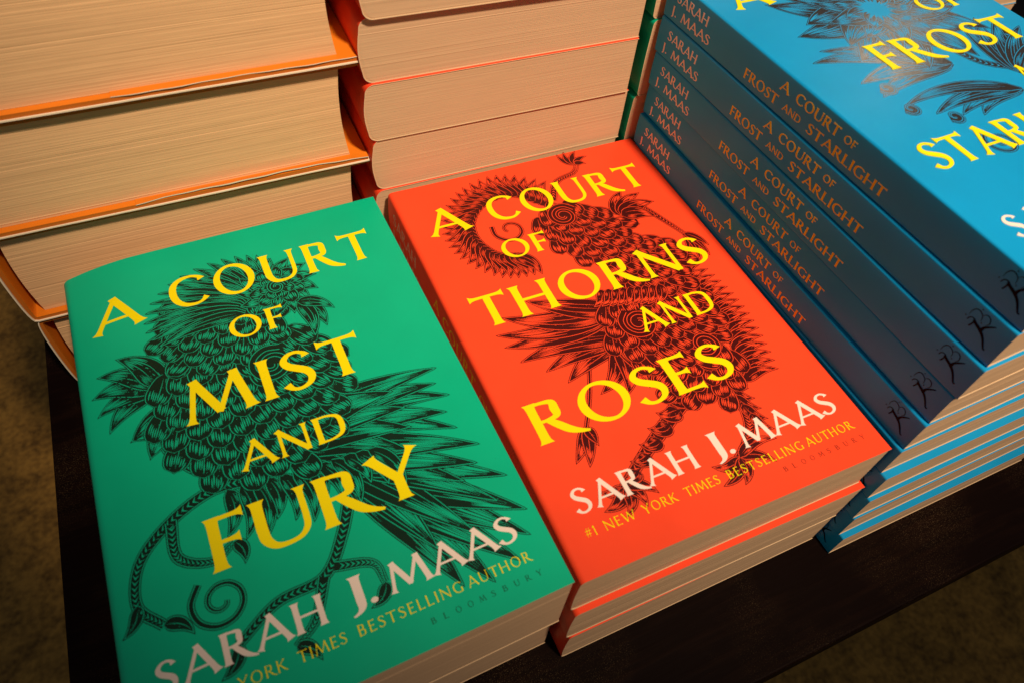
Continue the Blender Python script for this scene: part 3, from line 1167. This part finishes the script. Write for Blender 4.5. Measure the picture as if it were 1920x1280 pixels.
rots = [0.2, .55, .30, .45, .35, 1.0, .85, 1.3, 1.75, 1.95]
ordn = ['first', 'second', 'third', 'fourth', 'fifth', 'sixth', 'seventh', 'eighth', 'ninth']
for i in range(10):
    if i == 0: lab = 'lowest blue paperback of the front right stack, its corner jutting out'
    elif i == 9: lab = 'blue paperback on top of the front right stack, cover up, showing FROST in yellow'
    else: lab = 'blue paperback, %s from the table in the front right stack, spine facing left' % ordn[i]
    paperback('paperback', K_BLUE, (near[i][0] * MM, near[i][1] * MM, TABLE + i * .0178), rots[i], lab, GRP, i % 5, ex if i == 9 else spx)

# ------------------------------------------------------------------ back stack, red
GRP = 'red paperbacks in the back middle stack'
xs = [-5.5, -5.0, -5.2, -4.2, -5.6, -5.1, -3.5, -6.0]
ys = [213.5, 214.0, 213.0, 213.9, 213.3, 214.6, 212.2, 211.6]
rr_ = [0.0, -.2, .1, -.35, -.55, -.6, -1.1, -.5]
for i in range(8):
    if i == 0: lab = 'red paperback lying on the table, lowest of the tall stack in the back middle'
    elif i == 7: lab = 'topmost red paperback of the back middle stack, cut off by the photo edge'
    elif i == 3: lab = 'red paperback whose page edges rise right behind the ROSES cover'
    else: lab = 'red paperback, %s from the table in the tall back middle stack' % ordn[i]
    paperback('paperback', K_REDB, (xs[i] * MM, ys[i] * MM, TABLE + i * .02936), rr_[i], lab, GRP, i % 4)

# ------------------------------------------------------------------ back stack, green
GRP = 'green paperbacks in the back stack beside the red one'
z = TABLE
for i in range(5):
    k = K_GREENC if i < 3 else K_GREENB
    if i == 0: lab = 'lowest green paperback of the back stack between the red and blue books'
    elif i == 4: lab = 'topmost green paperback of the back stack between red and blue'
    else: lab = 'green paperback, %s from the table in the back stack between red and blue' % ordn[i]
    paperback('paperback', k, ((136.4 + (.6 if i % 2 else 0)) * MM, (210.5 - (1.2 if i == 3 else 0)) * MM, z), -.15 * (i % 3), lab, GRP, i % 3)
    z += (k.T + .03) * MM

# ------------------------------------------------------------------ far right stack, blue
GRP = 'blue paperbacks in the far right back stack'
for i in range(8):
    if i == 0: lab = 'blue paperback lying on the table, lowest of the far right back stack'
    else: lab = 'blue paperback, %s from the table in the far right back stack' % ordn[i]
    paperback('paperback', K_BLUE, ((278.5 + (i % 3) * .6) * MM, (211.5 + (i * 7 % 3) * .8) * MM, TABLE + i * .0178), -.2, lab, GRP, i % 5)


# ------------------------------------------------------------------ left stack of jacketed hardbacks
def wrap_sheet(name, W, L, T, bul, off, th, y0, y1, mats, wob, seed, smooth=True, xr=0.0):
    """board or jacket sheet bent round the spine: an extruded open profile, thickness th, outer face pushed out by off"""
    rnd = random.Random(seed)

    def prof(o):
        P = []
        for k in range(13):
            P.append((W + xr - (W + xr - .6) * k / 12, -o))
        for k in range(1, 14):
            a = k / 14
            P.append((.6 - (.6 + bul + o) * math.sin(math.pi * a) ** .5, -o + (T + 2 * o) * (1 - math.cos(math.pi * a)) / 2))
        for k in range(13):
            P.append((.6 + (W + xr - .6) * k / 12, T + o))
        return P
    out, inn = prof(off), prof(off - th)
    m = len(out)
    ny = 20
    ph = [rnd.random() * 6 for _ in range(4)]
    V, F, I = [], [], []
    for j in range(ny + 1):
        v = y0 + (y1 - y0) * j / ny
        e = 1 if j == 0 else (.4 if j == 1 else 0)
        for P in (out, inn):
            for i, (x, z_) in enumerate(P):
                dz = wob * e * (math.sin(x * .05 + ph[0]) + .6 * math.sin(x * .13 + ph[1]) + .4 * math.sin(x * .31 + ph[2])) * (.4 if z_ < T / 2 else 1)
                dy = wob * e * .7 * (math.sin(x * .07 + ph[3]) + .5 * math.sin(x * .22 + ph[0]))
                V.append((x * MM, (v + dy) * MM, (z_ - abs(dz) * (1 if z_ > T / 2 else -.5)) * MM))
    s2 = 2 * m
    for j in range(ny):
        a, b = j * s2, (j + 1) * s2
        for i in range(m - 1):
            F.append([a + i, b + i, b + i + 1, a + i + 1]); I.append(0)
            F.append([a + m + i, a + m + i + 1, b + m + i + 1, b + m + i]); I.append(1)
        for i in (0, m - 1):
            F.append([a + i, a + m + i, b + m + i, b + i]); I.append(2)
    for j in (0, ny):
        a = j * s2
        for i in range(m - 1):
            F.append([a + i, a + i + 1, a + m + i + 1, a + m + i]); I.append(2)
    me = mesh_from(name, V, F, mats, I)
    fix_normals(me)
    me.polygons.foreach_set('use_smooth', [True] * len(me.polygons))
    me.set_sharp_from_angle(angle=math.radians(32))
    return me


def hard_pages(W, L, T, seed):
    rnd = random.Random(seed)
    z0, z1 = 2.0, T - 2.0
    rows = int((z1 - z0) / .36)
    nf, nr = 40, 24
    V, F = [], []
    sig = 0
    for k in range(rows + 1):
        z_ = z0 + (z1 - z0) * k / rows
        q = (z_ - T / 2) / (T / 2)
        if rnd.random() < .13: sig = rnd.gauss(0, .022)
        off = sig + rnd.gauss(0, .010)
        if rnd.random() < .05: off += rnd.choice((-.14, .05, .09))
        p1 = rnd.random() * 6
        lx = 2.6 + 1.8 * q * q
        xr = W - 7.5 - 2.2 * (1 - q * q) + off * .5
        yf, yb = 3.4 + off, L - 3.4 - off
        R = []
        for i in range(nf + 1):
            f = i / nf
            R.append((lx + (xr - lx) * f, yf + .022 * math.sin(p1 + f * 6)))
        for i in range(1, nr + 1):
            R.append((xr, yf + (yb - yf) * i / nr))
        for i in range(1, 9):
            R.append((xr + (lx - xr) * i / 8, yb))
        for i in range(1, 4):
            R.append((lx, yb + (yf - yb) * i / 4))
        n = len(R)
        V += [(x * MM, y * MM, z_ * MM) for x, y in R]
    for k in range(rows):
        a, b = k * n, (k + 1) * n
        for i in range(n):
            j = (i + 1) % n
            F.append([a + i, a + j, b + j, b + i])
    F.append(list(range(n))[::-1])
    F.append([rows * n + i for i in range(n)])
    return mesh_from('page_block', V, F, [M_PAGE2])


def flap_mesh(W, L, z_, th, w, seed, lift=0.0):
    rnd = random.Random(seed)
    ph = rnd.random() * 6
    V, F = [], []
    n = 26
    for i in range(n + 1):
        x = W - w * (1 - i / n)
        dy = .35 * math.sin(x * .11 + ph) + .2 * math.sin(x * .37 + ph)
        lf = lift * math.sin(math.pi * min(1, i / n * 1.02)) ** .7
        for (y, zz) in ((-.5 + dy, z_ + lf * .8), (2.6, z_), (L, z_), (L, z_ + th), (2.6, z_ + th), (-.5 + dy, z_ + th + lf)):
            V.append((x * MM, y * MM, zz * MM))
    for i in range(n):
        a, b = i * 6, i * 6 + 6
        for k in range(6):
            F.append([a + k, a + (k + 1) % 6, b + (k + 1) % 6, b + k])
    F.append([0, 5, 4, 3, 2, 1])
    F.append([n * 6 + k for k in range(6)])
    me = mesh_from('jacket_flap', V, F, [M_ORANGE, M_CUT], [1 if len(set(v % 6 for v in f) - {0, 5}) == 0 else 0 for f in F])
    fix_normals(me)
    return me


GRP = 'orange-jacketed hardbacks in the left stack'
HW, HL, HT = 165.0, 232.0, 51.0
labs = ['lowest orange-jacketed hardback of the left stack, its curved spine beside the green cover',
        'orange-jacketed hardback whose pages rise just behind the top edge of the green cover',
        'orange-jacketed hardback second from the top of the left stack, with a torn white jacket edge',
        'topmost orange-jacketed hardback of the left stack, its pages filling the top left corner']
hx = [-170.0, -170.6, -171.0, -171.3]
hy = [219.4, 218.6, 217.4, 216.4]
hr = [-.3, .2, .05, -.1]
for i in range(4):
    root = bpy.data.objects.new('hardback_book', None)
    COL.objects.link(root)
    root.location = (hx[i] * MM, hy[i] * MM, TABLE + (i * 52.3 + .55) * MM)
    root.rotation_euler = (0, 0, math.radians(hr[i]))
    tag(root, labs[i], 'book', GRP)
    link('page_block', hard_pages(HW, HL, HT, 40 + i), root)
    link('case', wrap_sheet('case', HW, HL, HT, 2.2, 0, 1.9, 0, HL, [M_ORANGE, M_ORANGE, M_BOARD], 0, i), root)
    jk = link('dust_jacket', wrap_sheet('dust_jacket', HW, HL, HT, 2.4, .62, .60, -.6, HL + .2, [M_ORANGE, M_CUT, M_CUT], .16, 7 + i, xr=.5), root)
    link('jacket_flap', flap_mesh(HW, HL, 1.95, .35, (92, 60, 104, 96)[i], i, (0, 0, 1.5, .15)[i]), jk)
print('build', round(time.time() - t_start, 1))
